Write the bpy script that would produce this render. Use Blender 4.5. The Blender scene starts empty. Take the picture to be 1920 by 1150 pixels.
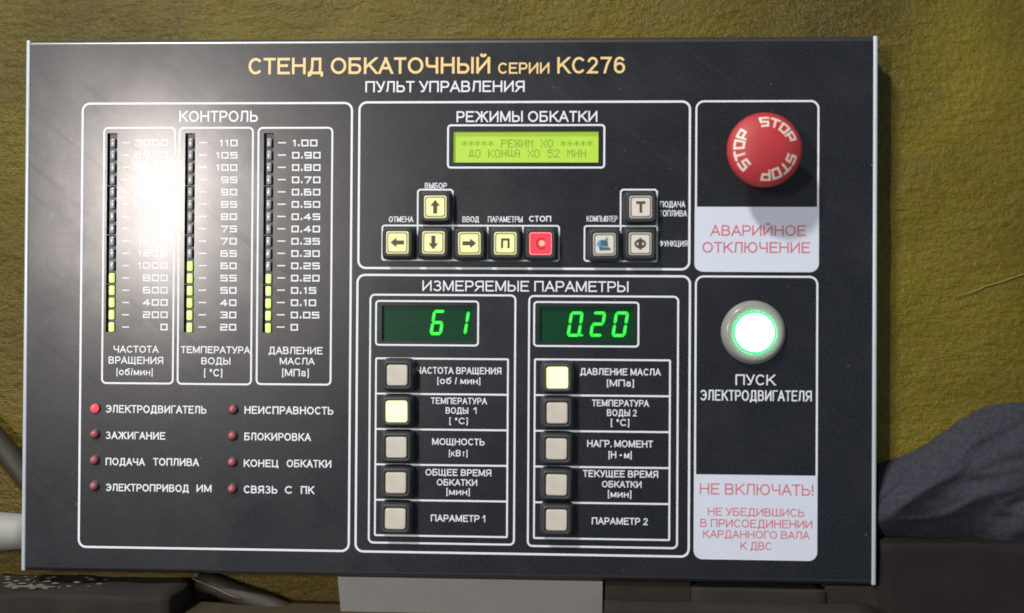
import bpy, bmesh, math, random
from mathutils import Vector, Matrix, noise
S = bpy.context.scene
C = S.collection
random.seed(7)
MM = 0.001

# ------------------------------------------------------------------ camera
CAM = (62.500, -2.424, -564.859)                       # mm, panel axes: right, down, into the panel; origin at (227,150)
ROT = ((0.9989916117, -0.0061828550, 0.0444694506),
       (0.0058243475, 0.9999495242, 0.0081869393),
       (-0.0445178246, -0.0079196782, 0.9989771979))
FPX = 2000.0
cd = bpy.data.cameras.new('camera')
cd.sensor_width = 36.0; cd.lens = FPX / 1920 * 36.0; cd.clip_start = 0.01; cd.clip_end = 50
cam = bpy.data.objects.new('camera', cd); C.objects.link(cam); S.camera = cam
def toW(p): return Vector((p[0], p[2], -p[1]))
rx, up, bk = toW(ROT[0]), -toW(ROT[1]), -toW(ROT[2])
M = Matrix((rx, up, bk)).transposed().to_4x4(); M.translation = toW(CAM) * MM
cam.matrix_world = M
cd.dof.use_dof = True; cd.dof.focus_distance = 0.60; cd.dof.aperture_fstop = 3.6     # the phone focused a little behind the panel

# ------------------------------------------------------------------ light
world = bpy.data.worlds.new("World"); S.world = world; world.use_nodes = True
bg = world.node_tree.nodes['Background']; bg.inputs[0].default_value = (0.74, 0.87, 1.0, 1); bg.inputs[1].default_value = 0.15
def area(name, loc, target, sx, sy, power, col):
    l = bpy.data.lights.new(name, 'AREA'); l.shape = 'RECTANGLE'; l.size = sx; l.size_y = sy; l.energy = power; l.color = col
    o = bpy.data.objects.new(name, l); C.objects.link(o); o.location = loc
    o.rotation_euler = (Vector(target) - Vector(loc)).to_track_quat('-Z', 'Y').to_euler()
    return o
# ceiling lamp above and to the left: shadow of the stop button
area('ceiling_lamp', (-0.61, -1.05, 1.28), (0, 0, 0), 0.17, 0.12, 27, (1.0, 0.97, 0.93))
# narrow bright window behind the viewer on the left: mirrored in the gloss of the panel
area('window_light', (-0.722, -1.50, 0.225), (-0.1, 0, 0), 0.055, 0.30, 14.5, (1.0, 0.90, 0.84))
# soft fill added on the right to lift the panel's shadow strip
area('side_fill', (1.30, -0.95, 0.25), (0.25, 0, 0), 0.9, 1.2, 1.7, (0.88, 0.93, 1.0))
S.view_settings.view_transform = 'Standard'; S.view_settings.look = 'None'
S.view_settings.exposure = 0.0; S.view_settings.gamma = 1.0
S.render.engine = 'CYCLES'

# ------------------------------------------------------------------ pixel of the photograph -> panel coordinates (mm from the panel's centre; x right, z up)
def P(px, py, h=0.0):
    d = ((px - 960) / FPX, (py - 575) / FPX, 1.0)
    w = [sum(ROT[r][c] * d[r] for r in range(3)) for c in range(3)]
    t = (-h - CAM[2]) / w[2]
    return (CAM[0] + t * w[0], -(CAM[1] + t * w[1]))
def Y(h): return -h * MM

# ------------------------------------------------------------------ materials
def nodes(m): m.use_nodes = True; return m.node_tree.nodes, m.node_tree.links
def mat(name, col, rough=0.5, metal=0.0, emit=None, es=0.0, spec=0.5, coat=0.0, noise_amt=0.0, noise_scale=400, bump=0.0, bump_scale=1200, trans=0.0):
    m = bpy.data.materials.new(name); N, L = nodes(m); b = N['Principled BSDF']
    b.inputs['Base Color'].default_value = (*col, 1); b.inputs['Roughness'].default_value = rough; b.inputs['Metallic'].default_value = metal
    b.inputs['Specular IOR Level'].default_value = spec; b.inputs['Coat Weight'].default_value = coat
    if emit: b.inputs['Emission Color'].default_value = (*emit, 1); b.inputs['Emission Strength'].default_value = es
    tc = N.new('ShaderNodeTexCoord')
    if noise_amt:
        n = N.new('ShaderNodeTexNoise'); n.inputs['Scale'].default_value = noise_scale; n.inputs['Detail'].default_value = 4
        L.new(tc.outputs['Object'], n.inputs['Vector'])
        mx = N.new('ShaderNodeMix'); mx.data_type = 'RGBA'; mx.blend_type = 'MIX'
        mx.inputs[6].default_value = (*[c * (1 - noise_amt) for c in col], 1); mx.inputs[7].default_value = (*[min(1, c * (1 + noise_amt)) for c in col], 1)
        L.new(n.outputs['Fac'], mx.inputs[0]); L.new(mx.outputs[2], b.inputs['Base Color'])
    if bump:
        n2 = N.new('ShaderNodeTexNoise'); n2.inputs['Scale'].default_value = bump_scale; n2.inputs['Detail'].default_value = 3
        L.new(tc.outputs['Object'], n2.inputs['Vector'])
        bp = N.new('ShaderNodeBump'); bp.inputs['Strength'].default_value = bump; bp.inputs['Distance'].default_value = 0.0004
        L.new(n2.outputs['Fac'], bp.inputs['Height']); L.new(bp.outputs[0], b.inputs['Normal'])
    return m

def panel_material():
    m = bpy.data.materials.new('black_enamel'); N, L = nodes(m); b = N['Principled BSDF']
    g = N.new('ShaderNodeNewGeometry')
    def nz(scale, detail=4, rough=0.5):
        n = N.new('ShaderNodeTexNoise'); n.inputs['Scale'].default_value = scale; n.inputs['Detail'].default_value = detail; n.inputs['Roughness'].default_value = rough
        L.new(g.outputs['Position'], n.inputs['Vector']); return n
    def ramp(src, a, b_, v0, v1):
        r = N.new('ShaderNodeMapRange'); r.inputs[1].default_value = a; r.inputs[2].default_value = b_; r.inputs[3].default_value = v0; r.inputs[4].default_value = v1
        L.new(src, r.inputs[0]); return r.outputs[0]
    # enamel flecks of slightly different tint
    fl = nz(1100, 2, 0.7)
    mix = N.new('ShaderNodeMix'); mix.data_type = 'RGBA'
    mix.inputs[6].default_value = (0.002, 0.006, 0.009, 1); mix.inputs[7].default_value = (0.018, 0.019, 0.025, 1)
    L.new(ramp(fl.outputs['Fac'], 0.40, 0.62, 0, 1), mix.inputs[0])
    # dust and grease
    vr = N.new('ShaderNodeVectorRotate'); vr.rotation_type = 'Y_AXIS'; vr.inputs['Angle'].default_value = math.radians(52); L.new(g.outputs['Position'], vr.inputs['Vector'])
    mp = N.new('ShaderNodeMapping'); mp.inputs['Scale'].default_value = (170, 10, 14)
    L.new(vr.outputs[0], mp.inputs['Vector'])
    st = N.new('ShaderNodeTexNoise'); st.inputs['Scale'].default_value = 1.0; st.inputs['Detail'].default_value = 3; L.new(mp.outputs[0], st.inputs['Vector'])
    ad = N.new('ShaderNodeMath'); ad.operation = 'ADD'
    L.new(ramp(nz(22, 7, 0.7).outputs['Fac'], 0.3, 0.7, 0.28, 0.46), ad.inputs[0]); L.new(ramp(st.outputs['Fac'], 0.56, 0.74, 0, 0.07), ad.inputs[1]); rough_wear = ad.outputs[0]
    du = nz(14, 6, 0.65)
    mix2 = N.new('ShaderNodeMix'); mix2.data_type = 'RGBA'; mix2.inputs[7].default_value = (0.045, 0.044, 0.043, 1)
    L.new(mix.outputs[2], mix2.inputs[6]); L.new(ramp(du.outputs['Fac'], 0.5, 0.8, 0, 0.30), mix2.inputs[0])
    sp = nz(420, 2, 0.5)
    mix3 = N.new('ShaderNodeMix'); mix3.data_type = 'RGBA'; mix3.inputs[7].default_value = (0.16, 0.16, 0.155, 1)
    L.new(mix2.outputs[2], mix3.inputs[6]); L.new(ramp(sp.outputs['Fac'], 0.73, 0.78, 0, 0.7), mix3.inputs[0])
    L.new(mix3.outputs[2], b.inputs['Base Color'])
    L.new(rough_wear, b.inputs['Roughness'])
    b.inputs['Specular IOR Level'].default_value = 0.4
    b.inputs['Coat Weight'].default_value = 0.5; b.inputs['Coat Roughness'].default_value = 0.205
    bp = N.new('ShaderNodeBump'); bp.inputs['Strength'].default_value = 0.25; bp.inputs['Distance'].default_value = 0.00008
    L.new(nz(2600, 2, 0.6).outputs['Fac'], bp.inputs['Height'])
    bp2 = N.new('ShaderNodeBump'); bp2.inputs['Strength'].default_value = 0.15; bp2.inputs['Distance'].default_value = 0.0003
    L.new(nz(120, 5, 0.6).outputs['Fac'], bp2.inputs['Height']); L.new(bp.outputs[0], bp2.inputs['Normal'])
    L.new(bp2.outputs[0], b.inputs['Normal'])
    return m

def wall_material():
    m = bpy.data.materials.new('olive_wall_paint'); N, L = nodes(m); b = N['Principled BSDF']
    g = N.new('ShaderNodeNewGeometry')
    def nz(scale, detail=4, rough=0.5):
        n = N.new('ShaderNodeTexNoise'); n.inputs['Scale'].default_value = scale; n.inputs['Detail'].default_value = detail; n.inputs['Roughness'].default_value = rough
        L.new(g.outputs['Position'], n.inputs['Vector']); return n
    def ramp(src, a, b_, v0, v1):
        r = N.new('ShaderNodeMapRange'); r.inputs[1].default_value = a; r.inputs[2].default_value = b_; r.inputs[3].default_value = v0; r.inputs[4].default_value = v1
        L.new(src, r.inputs[0]); return r.outputs[0]
    def mixc(f, a, c):
        x = N.new('ShaderNodeMix'); x.data_type = 'RGBA'; L.new(f, x.inputs[0])
        for i, v in ((6, a), (7, c)):
            if isinstance(v, tuple): x.inputs[i].default_value = (*v, 1)
            else: L.new(v, x.inputs[i])
        return x.outputs[2]
    c1 = mixc(ramp(nz(6, 5, 0.55).outputs['Fac'], 0.36, 0.60, 0, 1), (0.060, 0.046, 0.002), (0.170, 0.136, 0.004))
    c1 = mixc(ramp(nz(2.6, 4, 0.55).outputs['Fac'], 0.44, 0.62, 0, 0.75), c1, (0.075, 0.048, 0.004))
    c2 = mixc(ramp(nz(9, 6, 0.7).outputs['Fac'], 0.56, 0.72, 0, 0.55), c1, (0.060, 0.036, 0.006))
    c3 = mixc(ramp(nz(420, 3, 0.6).outputs['Fac'], 0.35, 0.65, 0, 0.35), c2, (0.030, 0.045, 0.003))
    c3 = mixc(ramp(nz(600, 2, 0.6).outputs['Fac'], 0.52, 0.66, 0, 0.35), c3, (0.24, 0.10, 0.01))
    c4 = mixc(ramp(nz(60, 6, 0.75).outputs['Fac'], 0.68, 0.76, 0, 0.5), c3, (0.40, 0.36, 0.16))
    L.new(c4, b.inputs['Base Color']); L.new(ramp(nz(16, 5, 0.7).outputs['Fac'], 0.35, 0.65, 0.26, 0.48), b.inputs['Roughness']); b.inputs['Specular IOR Level'].default_value = 0.30
    bp = N.new('ShaderNodeBump'); bp.inputs['Strength'].default_value = 0.8; bp.inputs['Distance'].default_value = 0.0020
    L.new(nz(260, 5, 0.65).outputs['Fac'], bp.inputs['Height'])
    bp2 = N.new('ShaderNodeBump'); bp2.inputs['Strength'].default_value = 0.5; bp2.inputs['Distance'].default_value = 0.003
    wm = N.new('ShaderNodeMapping'); wm.inputs['Rotation'].default_value = (0, math.radians(12), 0); wm.inputs['Scale'].default_value = (80, 80, 230)
    L.new(g.outputs['Position'], wm.inputs['Vector'])
    rp = N.new('ShaderNodeTexNoise'); rp.inputs['Scale'].default_value = 1.0; rp.inputs['Detail'].default_value = 5; rp.inputs['Roughness'].default_value = 0.6; L.new(wm.outputs[0], rp.inputs['Vector'])
    L.new(rp.outputs['Fac'], bp2.inputs['Height']); L.new(bp.outputs[0], bp2.inputs['Normal'])
    L.new(bp2.outputs[0], b.inputs['Normal'])
    return m

ENAMEL = panel_material()
WALL = wall_material()
INK = mat('white_print', (0.74, 0.79, 0.84), 0.45)
GOLD = mat('gold_print', (0.82, 0.60, 0.26), 0.4)
WHITE = mat('white_plate', (0.62, 0.68, 0.79), 0.45, noise_amt=0.04, noise_scale=60)
RED_INK = mat('red_print', (0.60, 0.15, 0.20), 0.5)
TRIM = mat('pale_steel_edge', (0.52, 0.58, 0.63), 0.35, metal=0.15, noise_amt=0.1, noise_scale=80)
BLACKP = mat('black_plastic', (0.034, 0.038, 0.041), 0.5, bump=0.25, bump_scale=1500)
SLOT = mat('slot_black', (0.012, 0.013, 0.014), 0.4)
IVORY = mat('ivory_cap', (0.56, 0.53, 0.45), 0.45, noise_amt=0.16, noise_scale=150)
CLEAR = mat('pale_cap_rim', (0.45, 0.45, 0.40), 0.35)
CLEARLIT = mat('lit_cap_rim', (0.5, 0.5, 0.32), 0.35, emit=(0.62, 0.66, 0.25), es=0.50)
CREAMLIT = mat('lit_cream_insert', (0.45, 0.43, 0.22), 0.4, emit=(0.90, 0.84, 0.34), es=0.72)
CREAM = mat('pale_insert', (0.68, 0.65, 0.58), 0.4)
REDLIT = mat('lit_red_insert', (0.4, 0.02, 0.03), 0.4, emit=(1.0, 0.05, 0.09), es=0.80)
REDRIM = mat('lit_red_rim', (0.6, 0.1, 0.1), 0.4, emit=(1.0, 0.25, 0.28), es=0.7)
ORANGE = mat('lamp_hot_spot', (0.8, 0.3, 0.2), 0.4, emit=(1.0, 0.28, 0.13), es=1.0)
DARKINK = mat('dark_print', (0.055, 0.055, 0.025), 0.5)
BLUEINK = mat('blue_print', (0.10, 0.30, 0.62), 0.5)
TEALINK = mat('teal_print', (0.05, 0.12, 0.15), 0.5)
REDDARK = mat('dark_red_print', (0.35, 0.005, 0.03), 0.5, emit=(1.0, 0.02, 0.06), es=0.22)
CAPLIT = mat('lit_yellow_cap', (0.5, 0.5, 0.3), 0.4, emit=(0.84, 1.0, 0.36), es=1.3)
SEGLIT = mat('lit_bar_segment', (0.4, 0.5, 0.25), 0.3, emit=(0.62, 1.0, 0.16), es=1.1)
SEGOFF = mat('clear_bar_segment', (0.34, 0.36, 0.38), 0.2, coat=0.6)
LCD = mat('lit_display_backlight', (0.24, 0.34, 0.04), 0.35, emit=(0.44, 0.74, 0.05), es=0.56, noise_amt=0.15, noise_scale=60)
LCDINK = mat('display_dot', (0.12, 0.19, 0.02), 0.5, emit=(0.22, 0.42, 0.04), es=0.36)
FILTER = mat('green_filter', (0.003, 0.028, 0.012), 0.3, emit=(0.012, 0.15, 0.06), es=0.13, spec=0.25, noise_amt=0.4, noise_scale=700)  # faint emission stands for digit light scattered inside the filter
DIGIT = mat('lit_green_segment', (0.01, 0.15, 0.02), 0.4, emit=(0.008, 0.95, 0.02), es=1.0)
DIGITHOT = mat('lit_green_segment_core', (0.03, 0.3, 0.04), 0.4, emit=(0.06, 1.0, 0.09), es=1.1)
RED = mat('red_plastic', (0.43, 0.035, 0.042), 0.52, bump=0.25, bump_scale=900, noise_amt=0.15, noise_scale=90, spec=0.35)
SIGNINK = mat('pale_print', (0.80, 0.72, 0.62), 0.5)
RING = mat('pale_lamp_ring', (0.27, 0.28, 0.26), 0.22, metal=0.0)
LENS = mat('lit_green_lens', (0.7, 0.9, 0.7), 0.3, emit=(0.15, 1.0, 0.38), es=11.0)
LENSRIM = mat('green_lens_rim', (0.05, 0.45, 0.2), 0.3, emit=(0.05, 0.55, 0.20), es=0.5)
LEDOFF = mat('dull_red_lens', (0.36, 0.10, 0.12), 0.3, coat=0.3)
LEDON = mat('lit_red_lens', (0.7, 0.05, 0.06), 0.3, emit=(1.0, 0.05, 0.09), es=1.5)
STEEL = mat("grey_paint", (0.15, 0.15, 0.14), 0.6, noise_amt=0.2, noise_scale=25, bump=0.3, bump_scale=500)
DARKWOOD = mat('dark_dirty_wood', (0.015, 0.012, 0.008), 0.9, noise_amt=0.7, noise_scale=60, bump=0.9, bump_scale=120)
SHELF = mat('brown_dusty_shelf', (0.055, 0.040, 0.020), 0.7, noise_amt=0.5, noise_scale=50, bump=0.8, bump_scale=150)
RUBBER = mat('dark_rubber', (0.030, 0.026, 0.016), 0.6, noise_amt=0.5, noise_scale=120)
CLOTH = mat('grey_cloth', (0.040, 0.043, 0.055), 0.95, noise_amt=0.6, noise_scale=500, bump=1.0, bump_scale=900, spec=0.2)
WPLASTIC = mat('white_plastic', (0.30, 0.31, 0.29), 0.6, noise_amt=0.4, noise_scale=40)
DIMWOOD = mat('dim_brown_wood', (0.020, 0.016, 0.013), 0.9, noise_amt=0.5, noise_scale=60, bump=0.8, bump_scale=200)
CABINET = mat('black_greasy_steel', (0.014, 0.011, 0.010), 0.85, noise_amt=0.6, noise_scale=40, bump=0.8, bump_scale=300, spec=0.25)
DUST = mat('plaster_crumbs', (0.12, 0.11, 0.085), 0.8)

# ------------------------------------------------------------------ object helpers
LOC = {}
def link(name, me, m, parent=None, loc=(0, 0, 0), smooth=False):
    o = bpy.data.objects.new(name, me); C.objects.link(o)
    if m is not None and me is not None and not me.materials: me.materials.append(m)
    w = Vector(loc); LOC[o] = w
    if parent is not None: o.parent = parent; o.location = w - LOC[parent]
    else: o.location = w
    if smooth and me: me.polygons.foreach_set('use_smooth', [True] * len(me.polygons))
    return o
def mesh(name, V, F):
    me = bpy.data.meshes.new(name); me.from_pydata([tuple(v) for v in V], [], F); me.update(); return me
def tagt(o, label, cat, group=None):
    o['label'] = label; o['category'] = cat
    if group: o['group'] = group
def empty(name, loc, parent=None):
    o = bpy.data.objects.new(name, None); C.objects.link(o); o.empty_display_size = 0.02; LOC[o] = Vector(loc)
    if parent is not None: o.parent = parent; o.location = LOC[o] - LOC[parent]
    else: o.location = loc
    return o

class Sheet:
    """flat shapes in panel mm (x, z), each at its own small height, joined into one print"""
    def __init__(s, h=0.06): s.V = []; s.F = []; s.h = h; s.k = 0
    def poly(s, pts):
        b = len(s.V)
        s.n = getattr(s, 'n', 0) + 1; hh = s.h + s.k * 0.006 + (s.n % 16) * 0.0003
        for x, z in pts: s.V.append((x * MM, Y(hh), z * MM))
        s.F.append(list(range(b, b + len(pts))))
    def next(s): s.k += 1
    def build(s, name, m, parent, loc=(0, 0, 0), origin=None):
        # face normals towards the viewer (-Y)
        F = []
        for f in s.F:
            a = sum(s.V[f[i]][0] * s.V[f[(i + 1) % len(f)]][2] - s.V[f[(i + 1) % len(f)]][0] * s.V[f[i]][2] for i in range(len(f)))
            F.append(f if a > 0 else f[::-1])
        return link(name, mesh(name, s.V, F), m, parent, loc)

def rrect(cx, cz, hw, hh, r, n=6):
    pts = []
    for sx, sz, a0 in ((1, 1, 0), (-1, 1, 90), (-1, -1, 180), (1, -1, 270)):
        for i in range(n + 1):
            a = math.radians(a0 + 90 * i / n)
            pts.append((cx + sx * (hw - r) + r * math.cos(a), cz + sz * (hh - r) + r * math.sin(a)))
    return pts
def frame_ring(sh, x0, z0, x1, z1, t, r):
    cx, cz, hw, hh = (x0 + x1) / 2, (z0 + z1) / 2, abs(x1 - x0) / 2, abs(z1 - z0) / 2
    o = rrect(cx, cz, hw + t / 2, hh + t / 2, r + t / 2); i = rrect(cx, cz, hw - t / 2, hh - t / 2, max(r - t / 2, 0.02))
    n = len(o)
    for k in range(n): sh.poly([o[k], o[(k + 1) % n], i[(k + 1) % n], i[k]])

def clip(poly, axis, lim, keep_less):
    out = []
    n = len(poly)
    for i in range(n):
        a, b = poly[i], poly[(i + 1) % n]
        ia = (a[axis] <= lim) if keep_less else (a[axis] >= lim); ib = (b[axis] <= lim) if keep_less else (b[axis] >= lim)
        if ia: out.append(a)
        if ia != ib:
            t = (lim - a[axis]) / (b[axis] - a[axis]); out.append(tuple(a[j] + t * (b[j] - a[j]) for j in (0, 1)))
    return out
def ribbon(pts, t, e0=0, e1=0, closed=False):
    """quads of width t along a polyline with mitred joints"""
    pts = [Vector(p) for p in pts]
    if closed and (pts[0] - pts[-1]).length < 1e-6: pts = pts[:-1]
    n = len(pts)
    if not closed:
        d = (pts[0] - pts[1]).normalized(); pts[0] = pts[0] + d * e0
        d = (pts[-1] - pts[-2]).normalized(); pts[-1] = pts[-1] + d * e1
    L = []; R = []
    for i in range(n):
        if closed: a, b = pts[i - 1], pts[(i + 1) % n]
        else: a, b = (pts[i - 1] if i else None), (pts[i + 1] if i < n - 1 else None)
        if a is None: d = (b - pts[i]).normalized(); nn = Vector((-d.y, d.x)); k = 1
        elif b is None: d = (pts[i] - a).normalized(); nn = Vector((-d.y, d.x)); k = 1
        else:
            d1 = (pts[i] - a).normalized(); d2 = (b - pts[i]).normalized()
            n1 = Vector((-d1.y, d1.x)); n2 = Vector((-d2.y, d2.x)); nn = n1 + n2
            if nn.length < 1e-4: nn = n1; k = 1
            else: nn.normalize(); k = min(1 / max(nn.dot(n1), 0.2), 2.6)
        L.append(pts[i] + nn * (t / 2 * k)); R.append(pts[i] - nn * (t / 2 * k))
    Q = []
    for i in range(n if closed else n - 1):
        j = (i + 1) % n; Q.append([tuple(L[i]), tuple(L[j]), tuple(R[j]), tuple(R[i])])
    return Q

# ------------------------------------------------------------------ stroke alphabet (unit box: x 0..1, y 0..1)
def arc(cx, cy, rx, ry, a0, a1, n=10):
    return [(cx + rx * math.cos(math.radians(a0 + (a1 - a0) * i / n)), cy + ry * math.sin(math.radians(a0 + (a1 - a0) * i / n))) for i in range(n + 1)]
def mir(p): return [(1 - x, y) for x, y in p]
O_ = arc(.5, .5, .5, .5, 90, 450, 24)
PB = [(0, 1), (.62, 1)] + arc(.64, .72, .36, .28, 90, -90, 8) + [(.62, .44), (0, .44)]
BB = [(0, 0), (.62, 0)] + arc(.64, .28, .36, .28, -90, 90, 8) + [(.62, .56), (0, .56)]
G = {
 'А': (.98, [[(0, 0), (.5, 1)], [(.5, 1), (1, 0)], [(.17, .32), (.83, .32)]], 0, 1),
 'Б': (.86, [[(.92, 1), (0, 1), (0, 0)], BB], 0, 1),
 'В': (.86, [[(0, 0), (0, 1)], [(0, 1), (.58, 1)] + arc(.60, .765, .32, .235, 90, -90, 8) + [(0, .53)], [(0, .53), (.62, .53)] + arc(.64, .265, .36, .265, 90, -90, 8) + [(0, 0)]], 0, 1),
 'Г': (.72, [[(1, 1), (0, 1), (0, 0)]], 0, 1),
 'Д': (1.02, [[(0, -.17), (0, 0), (1, 0), (1, -.17)], [(.13, 0), (.24, .35), (.26, 1), (.86, 1), (.86, 0)]], -.2, 1),
 'Е': (.84, [[(1, 1), (0, 1), (0, 0), (1, 0)], [(0, .53), (.94, .53)]], 0, 1),
 'Ж': (1.3, [[(.5, 0), (.5, 1)], [(.5, .53), (.36, .56), (.22, .86), (.04, .99)], mir([(.5, .53), (.36, .56), (.22, .86), (.04, .99)]), [(.36, .55), (0, 0)], mir([(.36, .55), (0, 0)])], 0, 1),
 'З': (.80, [arc(.45, .76, .46, .24, 155, -75, 10) + [(.36, .53)], [(.36, .53)] + arc(.47, .27, .53, .27, 80, -160, 12)], 0, 1),
 'И': (.92, [[(0, 0), (0, 1)], [(1, 0), (1, 1)], [(0, .04), (1, .96)]], 0, 1),
 'Й': (.92, [[(0, 0), (0, 1)], [(1, 0), (1, 1)], [(0, .04), (1, .96)], [(.27, 1.30), (.40, 1.17), (.60, 1.17), (.73, 1.30)]], 0, 1.4),
 'К': (.90, [[(0, 0), (0, 1)], [(0, .36), (.94, 1)], [(.34, .60), (1, 0)]], 0, 1),
 'Л': (.90, [[(0, .01), (.12, .05), (.21, .35), (.24, 1), (1, 1), (1, 0)]], 0, 1),
 'М': (1.06, [[(0, 0), (0, 1)], [(1, 0), (1, 1)], [(.03, 1), (.5, .02)], [(.5, .02), (.97, 1)]], 0, 1),
 'Н': (.92, [[(0, 0), (0, 1)], [(1, 0), (1, 1)], [(0, .53), (1, .53)]], 0, 1),
 'О': (1.04, [O_], 0, 1),
 'П': (.92, [[(0, 0), (0, 1), (1, 1), (1, 0)]], 0, 1),
 'Р': (.84, [[(0, 0), (0, 1)], PB], 0, 1),
 'С': (.96, [arc(.5, .5, .5, .5, 38, 322, 20)], 0, 1),
 'Т': (.82, [[(0, 1), (1, 1)], [(.5, 1), (.5, 0)]], 0, 1),
 'У': (.86, [[(0, 1), (.56, .30)], [(1, 1), (.56, .16), (.44, .02), (.30, 0), (.12, .02)]], 0, 1),
 'Ф': (1.08, [[(.5, 0), (.5, 1)], arc(.5, .51, .5, .34, 90, 450, 20)], 0, 1),
 'Х': (.92, [[(.02, 1), (1, 0)], [(.98, 1), (0, 0)]], 0, 1),
 'Ц': (.98, [[(0, 1), (0, 0), (1, 0), (1, -.17)], [(.86, 0), (.86, 1)]], -.2, 1),
 'Ч': (.84, [[(0, 1), (0, .62), (.08, .48), (.28, .43), (1, .43)], [(1, 1), (1, 0)]], 0, 1),
 'Ш': (1.16, [[(0, 1), (0, 0), (1, 0), (1, 1)], [(.5, 0), (.5, 1)]], 0, 1),
 'Щ': (1.22, [[(0, 1), (0, 0), (1, 0), (1, -.17)], [(.46, 0), (.46, 1)], [(.91, 0), (.91, 1)]], -.2, 1),
 'Ы': (1.10, [[(0, 1), (0, 0), (.40, 0)] + arc(.42, .28, .27, .28, -90, 90, 8) + [(0, .56)], [(1, 0), (1, 1)]], 0, 1),
 'Ь': (.82, [[(0, 1), (0, 0)], BB], 0, 1),
 'Э': (.94, [arc(.46, .5, .54, .5, 145, -145, 20), [(.34, .52), (1, .52)]], 0, 1),
 'Ю': (1.30, [[(0, 0), (0, 1)], [(0, .53), (.3, .53)], arc(.65, .5, .35, .5, 90, 450, 22)], 0, 1),
 'Я': (.88, [[(1, 0), (1, 1)], mir(PB), [(.52, .44), (0, 0)]], 0, 1),
 'о': (.80, [arc(.5, .37, .5, .37, 90, 450, 20)], 0, 1),
 'б': (.80, [arc(.5, .34, .5, .34, 90, 450, 20), [(0, .34), (.03, .66), (.16, .84), (.5, .90), (.92, 1)]], 0, 1.1),
 'м': (.88, [[(0, 0), (0, .74)], [(1, 0), (1, .74)], [(.03, .74), (.5, .02)], [(.5, .02), (.97, .74)]], 0, .8),
 'и': (.74, [[(0, 0), (0, .74)], [(1, 0), (1, .74)], [(0, .04), (1, .70)]], 0, .8),
 'н': (.72, [[(0, 0), (0, .74)], [(1, 0), (1, .74)], [(0, .38), (1, .38)]], 0, .8),
 'к': (.66, [[(0, 0), (0, .74)], [(0, .28), (.94, .74)], [(.30, .42), (1, 0)]], 0, .8),
 'т': (.62, [[(0, .74), (1, .74)], [(.5, .74), (.5, 0)]], 0, .8),
 'а': (.72, [arc(.42, .22, .42, .22, 60, 380, 14), [(.06, .58), (.22, .73), (.62, .74), (.86, .60), (.88, 0)]], 0, .8),
 '[': (.22, [[(1, 1.05), (0, 1.05), (0, -.2), (1, -.2)]], -.3, 1.2),
 ']': (.22, [[(0, 1.05), (1, 1.05), (1, -.2), (0, -.2)]], -.3, 1.2),
 '/': (.30, [[(0, 0), (1, 1)]], 0, 1),
 '!': (.10, [[(.5, 1), (.5, .30)], [(.5, .12), (.5, 0)]], 0, 1),
 '.': (.12, [[(.5, .12), (.5, 0)]], 0, 1),
 '°': (.34, [arc(.5, .84, .5, .17, 90, 450, 12)], 0, 1.3),
 '•': (.22, [[(.5, .58), (.5, .26)]], 0, 1),
 ' ': (.22, [], 0, 1),
 '1': (.42, [[(0, .74), (.7, 1)], [(1, 0), (1, 1)]], 0, 1),
 '2': (.76, [[(.02, .72)] + arc(.5, .72, .46, .28, 165, -30, 9) + [(.02, 0), (1, 0)]], 0, 1),
 '5': (.76, [[(.93, 1), (.2, 1), (.08, .52), (.3, .60)] + arc(.5, .31, .5, .31, 80, -160, 10)], 0, 1),
 '6': (.78, [arc(.5, .31, .5, .31, 90, 450, 18), [(0, .34), (.02, .66)] + arc(.52, .72, .46, .28, 150, 20, 7)], 0, 1),
 '7': (.76, [[(0, 1), (1, 1), (.62, .55), (.36, 0)]], 0, 1),
}
# square technical digits and letters
Q = {
 '0': (1, [[(0, 0), (1, 0), (1, 1), (0, 1), (0, 0)]]), '1': (.55, [[(.0, .82), (.75, 1), (.75, 0)]]),
 '2': (1, [[(0, 1), (1, 1), (1, .5), (0, .5), (0, 0), (1, 0)]]), '3': (1, [[(0, 1), (1, 1), (1, 0), (0, 0)], [(.2, .5), (1, .5)]]),
 '4': (1, [[(1, .28), (0, .28), (.72, 1), (.72, 0)]]), '5': (1, [[(1, 1), (0, 1), (0, .54), (1, .54), (1, 0), (0, 0)]]),
 '6': (1, [[(.88, 1), (0, 1), (0, 0), (1, 0), (1, .55), (0, .55)]]), '7': (1, [[(0, 1), (1, 1), (.4, 0)]]),
 '8': (1, [[(0, 0), (1, 0), (1, 1), (0, 1), (0, 0)], [(0, .5), (1, .5)]]), '9': (1, [[(.12, 0), (1, 0), (1, 1), (0, 1), (0, .45), (1, .45)]]),
 'S': (1, [[(1, 1), (0, 1), (0, .5), (1, .5), (1, 0), (0, 0)]]), 'T': (1, [[(0, 1), (1, 1)], [(.5, 1), (.5, 0)]]),
 'O': (1, [[(0, 0), (1, 0), (1, 1), (0, 1), (0, 0)]]), 'P': (1, [[(0, 0), (0, 1), (1, 1), (1, .4), (0, .4)]]),
 '.': (.25, [[(.5, .25), (.5, 0)]]),
}
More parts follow.
